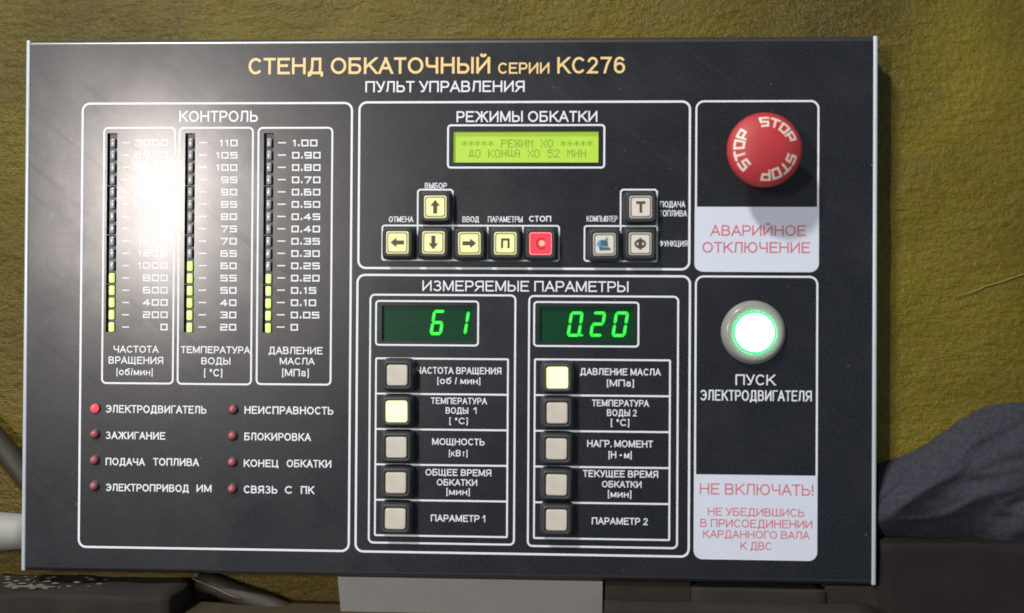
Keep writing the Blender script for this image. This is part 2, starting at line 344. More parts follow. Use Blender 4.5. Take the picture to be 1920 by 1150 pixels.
def glyph_quads(strokes, w, H, t, ylo=None, yhi=None, x0=0, z0=0, doclip=True):
    """strokes of one glyph in a box w x H -> list per stroke of polygons"""
    out = []
    fx = lambda x: x0 + t / 2 + x * (w - t); fy = lambda y: z0 + t / 2 + y * (H - t)
    for s in strokes:
        pts = [(fx(x), fy(y)) for x, y in s]
        closed = len(s) > 3 and abs(s[0][0] - s[-1][0]) < 1e-6 and abs(s[0][1] - s[-1][1]) < 1e-6
        ee = []
        for a, b in ((s[0], s[1]), (s[-1], s[-2])):
            dx, dy = abs(a[0] - b[0]), abs(a[1] - b[1])
            if dx < 1e-4 or dy < 1e-4: ee.append(t / 2 if (min(abs(a[0]), abs(a[0] - 1)) < .13 or min(abs(a[1]), abs(a[1] - 1)) < .02 or a[1] < 0 or a[1] > .7) and not (dy < 1e-4 and len(s) == 2 and 0.2 < a[1] < .8) else 0)
            elif a[1] in (0, 1) or a[1] > .98 and a[1] < 1.01 or a[1] == .74: ee.append(t)
            else: ee.append(0)
        qs = ribbon(pts, t, ee[0], ee[1], closed)
        if doclip:
            lo = z0 + (ylo if ylo is not None else 0) * H; hi = z0 + (yhi if yhi is not None else 1) * H
            c = []
            for q in qs:
                q = clip(q, 1, lo - 1e-6, False)
                if len(q) > 2: q = clip(q, 1, hi + 1e-6, True)
                if len(q) > 2: c.append(q)
            qs = c
        out.append(qs)
    return out

panel = empty('control_panel', (0, 0, -0.1376))
tagt(panel, 'black control panel with white frames, lit displays and square buttons before an olive wall', 'control panel')

def lettering(text, x0, x1, ytop, ybase, wt=0.15, m=INK, h=0.06, parent=None, gap=0.17, ybase2=None, name='lettering'):
    a = P(x0, ybase, h); b = P(x1, ybase2 or ybase, h); c = P((x0 + x1) / 2, ytop, h); d = P((x0 + x1) / 2, ybase, h)
    H = c[1] - d[1]; W = b[0] - a[0]; z = (a[1] + b[1]) / 2; t = wt * H
    side = {'С': (0, .07), 'Т': (.05, .05), 'Г': (0, .08), 'А': (.06, .06), 'У': (.05, .06), 'О': (.02, .02), 'Д': (.02, .02), 'Л': (.05, 0), 'Ь': (0, .02), 'Р': (0, .04), 'Е': (0, .03), 'К': (0, .04)}
    gaps = [gap - side.get(p_, (0, 0))[1] - side.get(q_, (0, 0))[0] for p_, q_ in zip(text, text[1:])] + [0]
    tot = sum(G[ch][0] for ch in text)
    s = W / (tot + sum(gaps))
    sh = Sheet(h); x = a[0]
    for ci, ch in enumerate(text):
        wg, st, lo, hi = G[ch]
        if ch in '.!•': tw = t * (2.0 if ch == '•' else 1.15)
        else: tw = min(t, max(0.22 * wg * s, 0.0)) if ch not in '1[]/°' else t * .9
        ylim = 1.0 if hi == .8 else hi
        for qs in glyph_quads(st, max(wg * s, tw * 1.05), H, tw, lo, (.74 + .001 if hi == .8 else hi), x, z):
            for q in qs: sh.poly(q)
            sh.next()
        x += (wg + gaps[ci]) * s
        sh.k %= 2 if False else 7
    return sh.build(name, m, parent or panel)

def tech(text, xl, yc, parent=None, right=False, hpx=12.6, wpx=13.8, gpx=3.0, t=0.20):
    """square scale numbers; xl is the left (or right) end in pixels"""
    a = P(xl, yc); k = 0.2858
    H = hpx * k; sh = Sheet(0.06)
    ws = [(Q[c][0] * wpx * k) for c in text]; tot = sum(ws) + gpx * k * (len(text) - 1)
    x = a[0] - tot if right else a[0]
    for c, w in zip(text, ws):
        tt = t * H if c != '.' else .24 * H
        for qs in glyph_quads(Q[c][1], w, H, tt, 0, 1, x, a[1] - H / 2):
            for q in qs: sh.poly(q)
            sh.next()
        x += w + gpx * k
    return sh.build('scale_number', INK, parent or panel)

def frame(x0, y0, x1, y1, t=1.15, r=3.2, name='printed_frame', corners=None):
    a = P(x0, y0); b = P(x1, y1); sh = Sheet(0.05)
    frame_ring(sh, a[0], a[1], b[0], b[1], t, r)
    return sh.build(name, INK, panel)
def frame4(tl, tr, bl, br, t=1.15, r=3.2, name='printed_frame'):
    p = [P(*q) for q in (tl, tr, bl, br)]
    x0 = (p[0][0] + p[2][0]) / 2; x1 = (p[1][0] + p[3][0]) / 2; z0 = (p[0][1] + p[1][1]) / 2; z1 = (p[2][1] + p[3][1]) / 2
    sh = Sheet(0.05); frame_ring(sh, x0, z0, x1, z1, t, r); sh.build(name, INK, panel)
    return x0, z0, x1, z1

# ------------------------------------------------------------------ panel body
UW, UH = 227.3, 143.8                    # half width, half height of the sheet
ZC = 150 - 143.8                         # its centre above the origin
X0, X1, ZT, ZB = -227.0, 228.0, 150.0, -137.56
HOLES = []
def hole(px0, py0, px1, py1):
    a = P(px0, py0); b = P(px1, py1); HOLES.append((a[0], b[1], b[0], a[1])); return HOLES[-1]
h_lcd = hole(850, 247, 1122, 305)
h_d1 = hole(716, 573, 887, 641); h_d2 = hole(1012, 575, 1188, 643)
BARS = [((211.5, 250), (206.5, 623)), ((357.5, 250), (353, 623)), ((505, 250), (501, 624))]
h_bar = []
for (a, b) in BARS:
    p, q = P(*a), P(*b); xc = (p[0] + q[0]) / 2
    HOLES.append((xc - 2.75, q[1], xc + 2.75, p[1])); h_bar.append(HOLES[-1])
def face_plate():
    R = 3.0
    xs = sorted({X0 + 2.3, X1 - 2.3, *[v for h in HOLES for v in (h[0], h[2])]})
    zs = sorted({ZB + R, ZT - R, *[v for h in HOLES for v in (h[1], h[3])]})
    V = []; F = []
    for j in range(len(zs)):
        for i in range(len(xs)): V.append((xs[i] * MM, 0, zs[j] * MM))
    n = len(xs)
    for j in range(len(zs) - 1):
        for i in range(n - 1):
            mx, mz = (xs[i] + xs[i + 1]) / 2, (zs[j] + zs[j + 1]) / 2
            if any(h[0] < mx < h[2] and h[1] < mz < h[3] for h in HOLES): continue
            F.append((j * n + i, j * n + i + 1, (j + 1) * n + i + 1, (j + 1) * n + i))
    for h in HOLES:                       # sides of the cut-outs, 2 mm deep
        c = [(h[0], h[1]), (h[2], h[1]), (h[2], h[3]), (h[0], h[3])]
        for k in range(4):
            b = len(V); p, q = c[k], c[(k + 1) % 4]
            V += [(p[0] * MM, 0, p[1] * MM), (q[0] * MM, 0, q[1] * MM), (q[0] * MM, Y(-2), q[1] * MM), (p[0] * MM, Y(-2), p[1] * MM)]
            F.append((b + 3, b + 2, b + 1, b))
    me = mesh('face_plate', V, F); link('face_plate', me, ENAMEL, panel)
    for zc, sg in ((ZT - R, 1), (ZB + R, -1)):   # rolled edges running back into the box
        V = []; F = []
        prof = [(zc + sg * R * math.sin(math.radians(a)), -R + R * math.cos(math.radians(a))) for a in range(0, 91, 9)] + [(zc + sg * R, -14)]
        b = len(V)
        for z, hh in prof:
            V += [((X0 + 2.3) * MM, Y(hh), z * MM), ((X1 - 2.3) * MM, Y(hh), z * MM)]
        for k in range(len(prof) - 1):
            f = (b + 2 * k, b + 2 * k + 1, b + 2 * k + 3, b + 2 * k + 2); F.append(f if sg > 0 else f[::-1])
        me = mesh('rolled_edge', V, F); link('rolled_edge', me, ROLL, panel, smooth=True)
ROLL = mat('worn_enamel_edge', (0.018, 0.019, 0.022), 0.34, spec=1.0, coat=1.0, bump=0.12, bump_scale=900); ROLL.node_tree.nodes['Principled BSDF'].inputs['Coat Roughness'].default_value = 0.30
def box_mesh(name, x0, x1, y0, y1, z0, z1, bev=0.0, seg=2):
    bm = bmesh.new(); bmesh.ops.create_cube(bm, size=1)
    for v in bm.verts: v.co = Vector(((x0 + x1) / 2 + v.co.x * (x1 - x0), (y0 + y1) / 2 + v.co.y * (y1 - y0), (z0 + z1) / 2 + v.co.z * (z1 - z0)))
    if bev: bmesh.ops.bevel(bm, geom=bm.edges[:], offset=bev, segments=seg, affect='EDGES', profile=0.5)
    me = bpy.data.meshes.new(name); bm.to_mesh(me); bm.free(); return me
face_plate()
for xa, xb in ((X0, X0 + 2.25), (X1 - 2.25, X1)):
    link('edge_trim', box_mesh('edge_trim', xa * MM, xb * MM, -0.0006, 0.014, (ZB + 0.2) * MM, (ZT - 0.3) * MM, 0.0008, 3), TRIM, panel, smooth=True)
link('back_cover', box_mesh('back_cover', (X0 + 2.4) * MM, (X1 - 2.4) * MM, 0.006, 0.0135, (ZB + .1) * MM, (ZT - .1) * MM), BLACKP, panel)
# screw head at the upper right corner of the side
def lathe(name, prof, n=32, axis='-y', cap=True):
    """prof: list of (radius mm, height mm towards the viewer)"""
    V = []; F = []
    for r, h in prof:
        for i in range(n):
            a = 2 * math.pi * i / n; V.append((r * math.cos(a) * MM, Y(h), r * math.sin(a) * MM))
    for k in range(len(prof) - 1):
        for i in range(n):
            j = (i + 1) % n; F.append((k * n + i, k * n + j, (k + 1) * n + j, (k + 1) * n + i))
    if cap: F.append(tuple((len(prof) - 1) * n + i for i in range(n)))
    return mesh(name, V, F)
sc = link('side_screw', lathe('side_screw', [(2.0, 0), (2.2, 1), (1.8, 2), (1, 2.6)], 16), STEEL, panel, loc=((X1 + 1.9) * MM, 0.011, (ZT - 5) * MM), smooth=True)

# ------------------------------------------------------------------ printed frames
frame4((155, 195), (660, 193), (148, 1025), (654, 1034), r=4)
frame4((673, 193), (1293, 190), (673, 502), (1293, 506), r=4)
frame4((670, 517), (1293, 517), (667, 1033), (1292, 1045), r=4)
frame4((1307, 190), (1535, 190), (1303, 508), (1533, 509), t=1.0, r=4)
frame4((1304, 519), (1532, 519), (1303, 1047), (1531, 1050), t=1.0, r=4)
BF = [frame4((197, 240), (328, 240), (190, 719), (324, 719), t=1.0, r=2.2),
      frame4((337, 240), (474, 240), (333, 720), (471, 721), t=1.0, r=2.2),
      frame4((485, 240), (623, 240), (481, 720), (620, 722), t=1.0, r=2.2)]
frame4((840, 235), (1133, 235), (840, 314), (1133, 315), t=1.0, r=1.6)
frame4((694, 553), (966, 554), (692, 1017), (964, 1022), t=1.0, r=2.4)
frame4((992, 555), (1271, 557), (990, 1023), (1270, 1029), t=1.0, r=2.4)
frame4((706, 564), (897, 566), (704, 646), (896, 649), t=0.95, r=1.6)
frame4((1002, 566), (1197, 568), (1001, 648), (1197, 651), t=0.95, r=1.6)
def table(tl, tr, bl, br, parts=5):
    x0, z0, x1, z1 = frame4(tl, tr, bl, br, t=0.95, r=0.5, name='printed_table_frame')
    for k in range(1, parts):
        z = z0 + (z1 - z0) * k / parts; sh = Sheet(0.054); sh.poly([(x0 + .48, z - .48), (x1 - .48, z - .48), (x1 - .48, z + .48), (x0 + .48, z + .48)])
        sh.build('printed_line', INK, panel)
    return x0, z0, x1, z1
table((706, 671), (952, 675), (702, 1003), (951, 1008))
table((1003, 673), (1256, 677), (1001, 1009), (1255, 1013))
def line(px0, py0, px1, py1, t=.85):
    a = P(px0, py0); b = P(px1, py1); sh = Sheet(0.056)
    for q in ribbon([a, b], t, t / 2, t / 2): sh.poly(q)
    sh.build('printed_line', INK, panel)
frame(717, 423, 1048, 489, t=.85, r=1.2)
for x in (783, 849, 914.5, 980.5): line(x, 425.2, x, 486.8)
sh = Sheet(0.05); a = P(783, 421.5); b = P(849, 356)
for q in ribbon([(a[0], a[1]), (a[0], b[1] - 1), (a[0] + 1, b[1]), (b[0] - 1, b[1]), (b[0], b[1] - 1), (b[0], a[1])], .85): sh.poly(q)
sh.build('printed_frame', INK, panel)
frame(1096, 424, 1232, 490, t=.85, r=1.2); line(1163.5, 426.5, 1163.5, 487.5)
sh = Sheet(0.05); a = P(1163.5, 422.5); b = P(1232, 356)
for q in ribbon([(a[0], a[1]), (a[0], b[1] - 1), (a[0] + 1, b[1]), (b[0] - 1, b[1]), (b[0], b[1] - 1), (b[0], a[1])], .85): sh.poly(q)
sh.build('printed_frame', INK, panel)

# ------------------------------------------------------------------ lettering
lettering('СТЕНД ОБКАТОЧНЫЙ', 466, 919, 108, 139, .155, GOLD)
lettering('СЕРИИ', 934, 1030, 117.5, 138.5, .15, GOLD)
lettering('КС276', 1045, 1172, 107, 138, .14, GOLD)
lettering('ПУЛЬТ УПРАВЛЕНИЯ', 685, 983.6, 152, 173, .145)
lettering('КОНТРОЛЬ', 336, 483.5, 208, 229, .15)
lettering('РЕЖИМЫ ОБКАТКИ', 856, 1120, 208.5, 229, .145)
lettering('ИЗМЕРЯЕМЫЕ ПАРАМЕТРЫ', 792, 1178.4, 526, 546, .135, ybase2=548)
for t in [('ВЫБОР', 796.6, 837.8, 343, 353.6), ('ОТМЕНА', 729, 775, 406, 416.8), ('ВВОД', 867, 898, 406, 416.8), ('ПАРАМЕТРЫ', 914.7, 980, 406, 417),
          ('СТОП', 992, 1033.4, 405, 416), ('КОМПЬЮТЕР', 1100, 1157.6, 405, 416), ('ПОДАЧА', 1237.5, 1284.8, 377.5, 389), ('ТОПЛИВА', 1236, 1288, 394.5, 406), ('ФУНКЦИЯ', 1236, 1289, 451.5, 462.5)]:
    lettering(*t, wt=.19, gap=.15)
for t in [('ЧАСТОТА', 213, 297.4, 648.5, 661.7), ('ВРАЩЕНИЯ', 203.5, 306, 669, 682.6), ('[об/мин]', 218.4, 286.3, 691, 704), ('ТЕМПЕРАТУРА', 339, 469, 649.6, 662.8),
          ('ВОДЫ', 377.4, 432, 670.4, 683.7), ('[ °С]', 382.6, 416.7, 692, 706), ('ДАВЛЕНИЕ', 503.7, 605, 650.6, 664.5), ('МАСЛА', 524.5, 590, 671, 684), ('[МПа]', 529, 579, 692, 706)]:
    lettering(*t, wt=.16)
for t in [('ЭЛЕКТРОДВИГАТЕЛЬ', 198, 387, 760.4, 775), ('ЗАЖИГАНИЕ', 198, 310, 810, 824), ('ПОДАЧА', 198, 271.5, 859, 873), ('ТОПЛИВА', 287, 373, 859.5, 873.8), ('ЭЛЕКТРОПРИВОД', 198, 354, 908, 922), ('ИМ', 368.5, 396.5, 909, 923),
          ('НЕИСПРАВНОСТЬ', 458.4, 625, 762.4, 777), ('БЛОКИРОВКА', 458, 583, 812, 826.5), ('КОНЕЦ', 457, 522, 862, 876), ('ОБКАТКИ', 537.5, 621, 862.5, 876.8), ('СВЯЗЬ', 457, 520, 911, 925.5), ('С', 534, 549, 911.5, 926), ('ПК', 564, 589, 911.8, 926.4)]:
    lettering(*t, wt=.17)
for t in [('ЧАСТОТА ВРАЩЕНИЯ', 781, 940, 688.8, 701.6), ('[об / мин]', 820, 900.5, 708, 720.5), ('ТЕМПЕРАТУРА', 808, 913, 746, 758), ('ВОДЫ', 835.5, 878, 764, 776), ('1', 888, 893.5, 764, 776), ('[ °С]', 842.6, 877, 783.5, 795.5),
          ('МОЩНОСТЬ', 810.4, 908.5, 822.3, 835), ('[кВт]', 841.7, 876.5, 844, 856), ('ОБЩЕЕ ВРЕМЯ', 797.6, 921, 880, 892.6), ('ОБКАТКИ', 819, 894.6, 898.8, 911), ('[мин]', 837, 880.7, 916, 928.5), ('ПАРАМЕТР 1', 807.7, 909.6, 965.8, 978.6),
          ('ДАВЛЕНИЕ МАСЛА', 1087.7, 1239, 691, 704), ('[МПа]', 1138, 1188.5, 712, 725), ('ТЕМПЕРАТУРА', 1110, 1216.7, 750, 762.4), ('ВОДЫ 2', 1138, 1194, 768, 780.6), ('[ °С]', 1145.4, 1179.8, 786, 799),
          ('НАГР. МОМЕНТ', 1101, 1224.3, 825.8, 839), ('[Н • м]', 1141, 1184.3, 846.5, 859.6), ('ТЕКУЩЕЕ ВРЕМЯ', 1093, 1234, 882.3, 895.4), ('ОБКАТКИ', 1128.7, 1202.8, 902.3, 914.5), ('[мин]', 1139.8, 1183.7, 920, 933), ('ПАРАМЕТР 2', 1109.6, 1214.6, 971, 984)]:
    lettering(*t, wt=.155)
lettering('ПУСК', 1379, 1454, 702.5, 722.6, .13)
lettering('ЭЛЕКТРОДВИГАТЕЛЯ', 1313, 1522, 732, 752, .13)

# ------------------------------------------------------------------ white notice plates
def notice(px0, py0, px1, py1, r=3.6, label=None):
    a = P(px0, py0); b = P(px1, py1); x0, z1, x1, z0 = a[0], a[1], b[0], b[1]
    pts = [(x0, z1)] + [(x0 + r - r * math.cos(math.radians(k)), z0 + r - r * math.sin(math.radians(k))) for k in range(0, 91, 15)] + [(x1 - r + r * math.sin(math.radians(k)), z0 + r - r * math.cos(math.radians(k))) for k in range(0, 91, 15)] + [(x1, z1)]
    n = len(pts); V = [(x * MM, Y(0.12), z * MM) for x, z in pts] + [(x * MM, Y(0.0), z * MM) for x, z in pts]
    F = [tuple(range(n))] + [(k, n + k, n + (k + 1) % n, (k + 1) % n) for k in range(n)]
    o = link('notice_plate', mesh('notice_plate', V, F), WHITE, panel)
    if label: o['label'] = label
    return o
s1 = notice(1302.5, 388, 1534, 509.5, label='white plate with two lines of red lettering under the stop button')
lettering('АВАРИЙНОЕ', 1332, 1511, 422.4, 442.6, .135, RED_INK, .17, s1)
lettering('ОТКЛЮЧЕНИЕ', 1317, 1519, 454, 474.6, .135, RED_INK, .17, s1)
s2 = notice(1302, 889.5, 1532, 1049.5, label='white plate with five lines of red lettering near the lower edge')
lettering('НЕ ВКЛЮЧАТЬ!', 1312, 1524, 907.5, 928.5, .12, RED_INK, .17, s2)
for t in [('НЕ УБЕДИВШИСЬ', 1327, 1508, 953, 968), ('В ПРИСОЕДИНЕНИИ', 1313, 1523, 974.5, 990), ('КАРДАННОГО ВАЛА', 1318, 1518, 995.5, 1010), ('К ДВС', 1388.5, 1447.6, 1016.5, 1031.5)]:
    lettering(*t, wt=.13, m=RED_INK, h=.17, parent=s2)

# ------------------------------------------------------------------ bar indicators
sc1 = ['3000', '2800', '2600', '2400', '2200', '2000', '1800', '1600', '1400', '1200', '1000', '800', '600', '400', '200', '0']
sc2 = ['110', '105', '100', '95', '90', '85', '80', '75', '70', '65', '60', '55', '50', '40', '30', '20']
sc3 = ['1.00', '0.90', '0.80', '0.70', '0.60', '0.50', '0.45', '0.40', '0.35', '0.30', '0.25', '0.20', '0.15', '0.10', '0.05', '0']
seg_me = box_mesh('segment', -.00135, .00135, -0.0008, .0012, -.0025, .0025, .0006, 2)
seg_on = seg_me.copy(); seg_me.materials.append(SEGOFF); seg_on.materials.append(SEGLIT)
for me in (seg_me, seg_on): me.polygons.foreach_set('use_smooth', [True] * len(me.polygons))
bar_info = ((sc1, 5, (231, 243), 315.5, 314.5, True, 'bar indicator for speed with its five lowest segments lit'),
            (sc2, 6, (374, 388.5), 445.5, 443, True, 'bar indicator for water temperature with its six lowest segments lit'),
            (sc3, 5, (521.5, 536.5), 548, 545, False, 'bar indicator for oil pressure with its five lowest segments lit'))
for bi, (labels, lit, (tx0, tx1), xt, xb, right, lab) in enumerate(bar_info):
    hb = h_bar[bi]
    e = empty('bar_indicator', ((hb[0] + hb[2]) / 2 * MM, 0.001, hb[1] * MM), panel); e['label'] = lab
    link('slot', box_mesh('slot', (hb[0] - .3) * MM, (hb[2] + .3) * MM, .0021, .005, (hb[1] - .3) * MM, (hb[3] + .3) * MM), SLOT, e)
    e_loc = LOC[e]
    for i in range(16):
        y = 268 + (613.5 - 268) * i / 15
        xc = (hb[0] + hb[2]) / 2
        z = P(210, y)[1]
        on = i >= 16 - lit
        o = link('lit_segment' if on else 'segment', seg_on if on else seg_me, None, e, loc=(xc * MM, 0.0009, (z) * MM))
        o.location = Vector((xc * MM, 0.0009, z * MM)) - e_loc
        xx = xt + (xb - xt) * i / 15
        tech(labels[i], xx, y + (0.4 if bi else 0), e, right)
        dxt = (xb - xt) * i / 15 * .9
        a = P(tx0 + dxt - (1 if bi == 0 else 0), y); b = P(tx1 + dxt, y)
        sh = Sheet(0.055); sh.poly([(a[0], a[1] - .32), (b[0], a[1] - .32), (b[0], a[1] + .32), (a[0], a[1] + .32)]); sh.build('scale_mark', INK, e)
    for k in (1, 2, 3):                     # joints between the four modules of the bar
        z = P(210, 268 + 23.03 * (4 * k - .5))[1]
        link('joint', box_mesh('joint', (hb[0]) * MM, hb[2] * MM, 0.0002, .0021, (z - .25) * MM, (z + .25) * MM), SLOT, e)

# ------------------------------------------------------------------ indicator lamps
dome = [(2.9, 0), (2.9, .5), (2.35, .6), (2.3, 1.2)] + [(2.3 * math.cos(math.radians(a)), 1.2 + 2.3 * math.sin(math.radians(a))) for a in range(10, 90, 10)] + [(.05, 3.5)]
led_me = lathe('indicator_lamp', dome[3:], 20); ring_me = lathe('socket', dome[:3], 20, cap=False)
for me in (led_me, ring_me): me.polygons.foreach_set('use_smooth', [True] * len(me.polygons))
ring_me.materials.append(BLACKP); led_on = led_me.copy(); led_me.materials.append(LEDOFF); led_on.materials.append(LEDON)
for k, (x, y) in enumerate([(176.5, 766), (176, 814.5), (175.5, 863.5), (175, 912), (435.5, 768.5), (434.5, 818), (434, 867.5), (434, 917.5)]):
    p = P(x, y, 2)
    o = link('indicator_lamp', led_on if k == 0 else led_me, None, panel, loc=(p[0] * MM, 0, p[1] * MM))
    if k == 0: o['label'] = 'indicator lamp glowing bright red'
    link('socket', ring_me, None, o, loc=(p[0] * MM, 0, p[1] * MM))

# ------------------------------------------------------------------ character display
def sheet_box(name, h, y0, y1, m, parent, pad=0.3):
    return link(name, box_mesh(name, (h[0] - pad) * MM, (h[2] + pad) * MM, y0, y1, (h[1] - pad) * MM, (h[3] + pad) * MM), m, parent)
LCDF = {'*': '00000 00100 10101 01110 10101 00100 00000', 'Р': '11110 10001 10001 11110 10000 10000 10000', 'Е': '11111 10000 10000 11110 10000 10000 11111',
        'Ж': '10101 10101 10101 01110 10101 10101 10101', 'И': '10001 10001 10011 10101 11001 10001 10001', 'М': '10001 11011 10101 10101 10001 10001 10001',
        'Х': '10001 10001 01010 00100 01010 10001 10001', 'О': '01110 10001 10001 10001 10001 10001 01110', 'Д': '00110 01010 01010 01010 01010 11111 10001',
        'К': '10001 10010 10100 11000 10100 10010 10001', 'Н': '10001 10001 10001 11111 10001 10001 10001', 'Ц': '10010 10010 10010 10010 10010 11111 00001',
        'А': '01110 10001 10001 11111 10001 10001 10001', '5': '11111 10000 11110 00001 00001 10001 01110', '2': '01110 10001 00001 00010 00100 01000 11111', ' ': ' '.join(['00000'] * 7)}
e = empty('character_display', ((h_lcd[0] + h_lcd[2]) / 2 * MM, 0.002, h_lcd[1] * MM), panel)
e['label'] = 'lit yellow green display with two rows of dark characters'
sheet_box('screen', h_lcd, 0.0021, .005, LCD, e)
for row, (txt, x0, y0, y1) in enumerate([('***** РЕЖИМ ХО *****', 866, 262, 277), ('ДО КОНЦА ХО 52 МИН', 878.5, 280.5, 296)]):
    hh = -2.0; a = P(x0, y0, hh); b = P(x0 + 12.2, y1, hh); pitch = (b[0] - a[0]); ps = pitch / 6.0; pz = (a[1] - b[1]) / 7
    sh = Sheet(-2.05)
    for ci, ch in enumerate(txt):
        for r_, bits in enumerate(LCDF[ch].split()):
            for c_, bt in enumerate(bits):
                if bt == '1':
                    x = a[0] + ci * pitch + c_ * ps; z = a[1] - r_ * pz
                    sh.poly([(x, z - pz * .92), (x + ps * .92, z - pz * .92), (x + ps * .92, z), (x, z)])
    sh.build('lettering', LCDINK, e)

# ------------------------------------------------------------------ number displays
SEG = {'0': 'abcdef', '1': 'bc', '2': 'abged', '6': 'acdefg'}
def digit(ch, px0, px1, py0, py1, parent, dot=False):
    hh = -2.05; a = P(px0, py0, hh); b = P(px1, py1, hh); H = a[1] - b[1]; full = b[0] - a[0]; sl = H * .155
    w = full - sl if ch != '1' else None
    t = H * .125
    if ch == '1': W = t + .01; xb = a[0] - 0
    else: W = full - sl
    def mp(x, z): return (a[0] + x + (z / H) * sl, b[1] + z)
    sh = Sheet(hh); g = .12
    def hbar(z): xa, xb_ = t * .25, W - t * .25; return [(xa, z), (xa + t / 2, z + t / 2), (xb_ - t / 2, z + t / 2), (xb_, z), (xb_ - t / 2, z - t / 2), (xa + t / 2, z - t / 2)]
    def vbar(x, z0, z1): return [(x, z0), (x + t / 2, z0 + t / 2), (x + t / 2, z1 - t / 2), (x, z1), (x - t / 2, z1 - t / 2), (x - t / 2, z0 + t / 2)]
    segs = {'a': hbar(H - t / 2), 'g': hbar(H / 2), 'd': hbar(t / 2), 'b': vbar(W - t / 2, H / 2 + g, H - t * .4), 'c': vbar(W - t / 2, t * .4, H / 2 - g), 'f': vbar(t / 2, H / 2 + g, H - t * .4), 'e': vbar(t / 2, t * .4, H / 2 - g)}
    for s in SEG[ch]:
        sh.poly([mp(*q) for q in segs[s]])
    if dot: sh.poly([mp(W + .5 + 1.1 * math.cos(k), t * .5 + .65 * math.sin(k)) for k in [i * math.pi / 4 for i in range(8)]])
    o = sh.build('digit', DIGIT, parent)
    s2_ = Sheet(hh + .02)                   # the brighter middle of each segment
    for s in SEG[ch]:
        pts = segs[s]; cx = sum(p[0] for p in pts) / 6; cz = sum(p[1] for p in pts) / 6
        s2_.poly([mp(cx + (x - cx) * .55, cz + (z - cz) * .55) for x, z in pts])
    s2_.build('digit_core', DIGITHOT, parent)
for hb, lab, ds in ((h_d1, 'green number display reading 61', [('6', 805, 835.5, 581, 629, False), ('1', 868.5, 881, 581.5, 629.5, False)]),
                    (h_d2, 'green number display reading 0.20', [('0', 1062, 1095, 584, 632, True), ('2', 1104.5, 1137, 584, 632, False), ('0', 1146, 1180, 584, 632.5, False)])):
    e = empty('number_display', ((hb[0] + hb[2]) / 2 * MM, 0.002, hb[1] * MM), panel); e['label'] = lab
    sheet_box('window', hb, 0.0021, .005, FILTER, e)
    # green digits set in the window
    for d in ds: digit(d[0], d[1], d[2], d[3], d[4], e, d[5])

# ------------------------------------------------------------------ push buttons
def sup(a, n, e):                           # superellipse outline
    out = []
    for i in range(n):
        t = 2 * math.pi * (i + .5) / n; c, s = math.cos(t), math.sin(t)
        r = a / (abs(c) ** e + abs(s) ** e) ** (1 / e); out.append((r * c, r * s))
    return out
def bezel_mesh(name, prof, n=56):
    V = []; F = []
    for a, e, h in prof: V += [(x * MM, Y(h), z * MM) for x, z in sup(a, n, e)]
    for k in range(len(prof) - 1):
        for i in range(n):
            j = (i + 1) % n; F.append((k * n + i, k * n + j, (k + 1) * n + j, (k + 1) * n + i))
    F.append(tuple((len(prof) - 1) * n + i for i in range(n)))
    me = mesh(name, V, F); me.polygons.foreach_set('use_smooth', [True] * (len(me.polygons) - 1) + [False]); return me
bez_key = bezel_mesh('push_button', [(8.75, 7, 0), (8.85, 7, 1.5), (8.75, 7, 2.6), (8.0, 8, 5.8), (7.4, 9, 6.9), (6.9, 10, 7.1), (6.55, 12, 7.0), (6.4, 14, 6.2)])
bez_row = bezel_mesh('push_button', [(8.8, 6, 0), (8.9, 6, 1.6), (8.8, 6, 3.0), (7.8, 8, 6.9), (7.2, 10, 7.8), (6.6, 12, 8.0), (6.1, 14, 7.8), (5.95, 16, 6.6)])
for me in (bez_key, bez_row): me.materials.append(BLACKP)
def cap(name, hw, h0, h1, r, m, bev=.25):
    me = bezel_mesh(name, [(hw, r, h0), (hw, r, h1 - bev), (hw - bev * .3, r, h1 - bev * .3), (hw - bev, r, h1)], 48); me.materials.append(m); return me
cap_row = cap('cap', 5.45, 6.3, 8.3, 14, IVORY, .5); cap_row_lit = cap('cap', 5.55, 6.3, 8.4, 14, CAPLIT, .5)
rim_lit = cap('cap_rim', 5.95, 6.0, 7.5, 16, CLEARLIT); rim_off = cap('cap_rim', 5.95, 6.0, 7.5, 16, CLEAR); rim_red = cap('cap_rim', 5.95, 6.0, 7.5, 16, REDRIM)
gr = bezel_mesh('cap_groove', [(5.25, 16, 7.45), (5.25, 16, 7.52)], 48); gr.materials.append(DARKINK); gr_red = gr.copy(); gr_red.materials.clear(); gr_red.materials.append(REDDARK)
def ins(m): me = bezel_mesh('insert', [(4.75, 16, 7.4), (4.75, 16, 7.6)], 48); me.materials.append(m); return me
ins_lit, ins_off, ins_red = ins(CREAMLIT), ins(CREAM), ins(REDLIT)
def key(px, py, rim, grv, insert, label):
    p = P(px, py, 7.5); loc = (p[0] * MM, 0, p[1] * MM)
    o = link('push_button', bez_key, None, panel, loc=loc); o['label'] = label; o.rotation_euler.y = math.radians(random.uniform(-.7, .7))
    link('cap_rim', rim, None, o, loc=loc); link('cap_groove', grv, None, o, loc=loc); link('insert', insert, None, o, loc=loc)
    return o, p
def sym(o, p, polys, m=DARKINK, name='symbol', h=7.66):
    sh = Sheet(h)
    for q in polys: sh.poly([(p[0] + x, p[1] + z) for x, z in q]); sh.next()
    me = sh.build(name, m, o); return me
ARW = [(-1.1, -3.6), (1.1, -3.6), (1.1, .4), (2.6, .4), (0, 3.7), (-2.6, .4), (-1.1, .4)]
def rot(q, a): c, s = math.cos(math.radians(a)), math.sin(math.radians(a)); return [(x * c - z * s, x * s + z * c) for x, z in q]
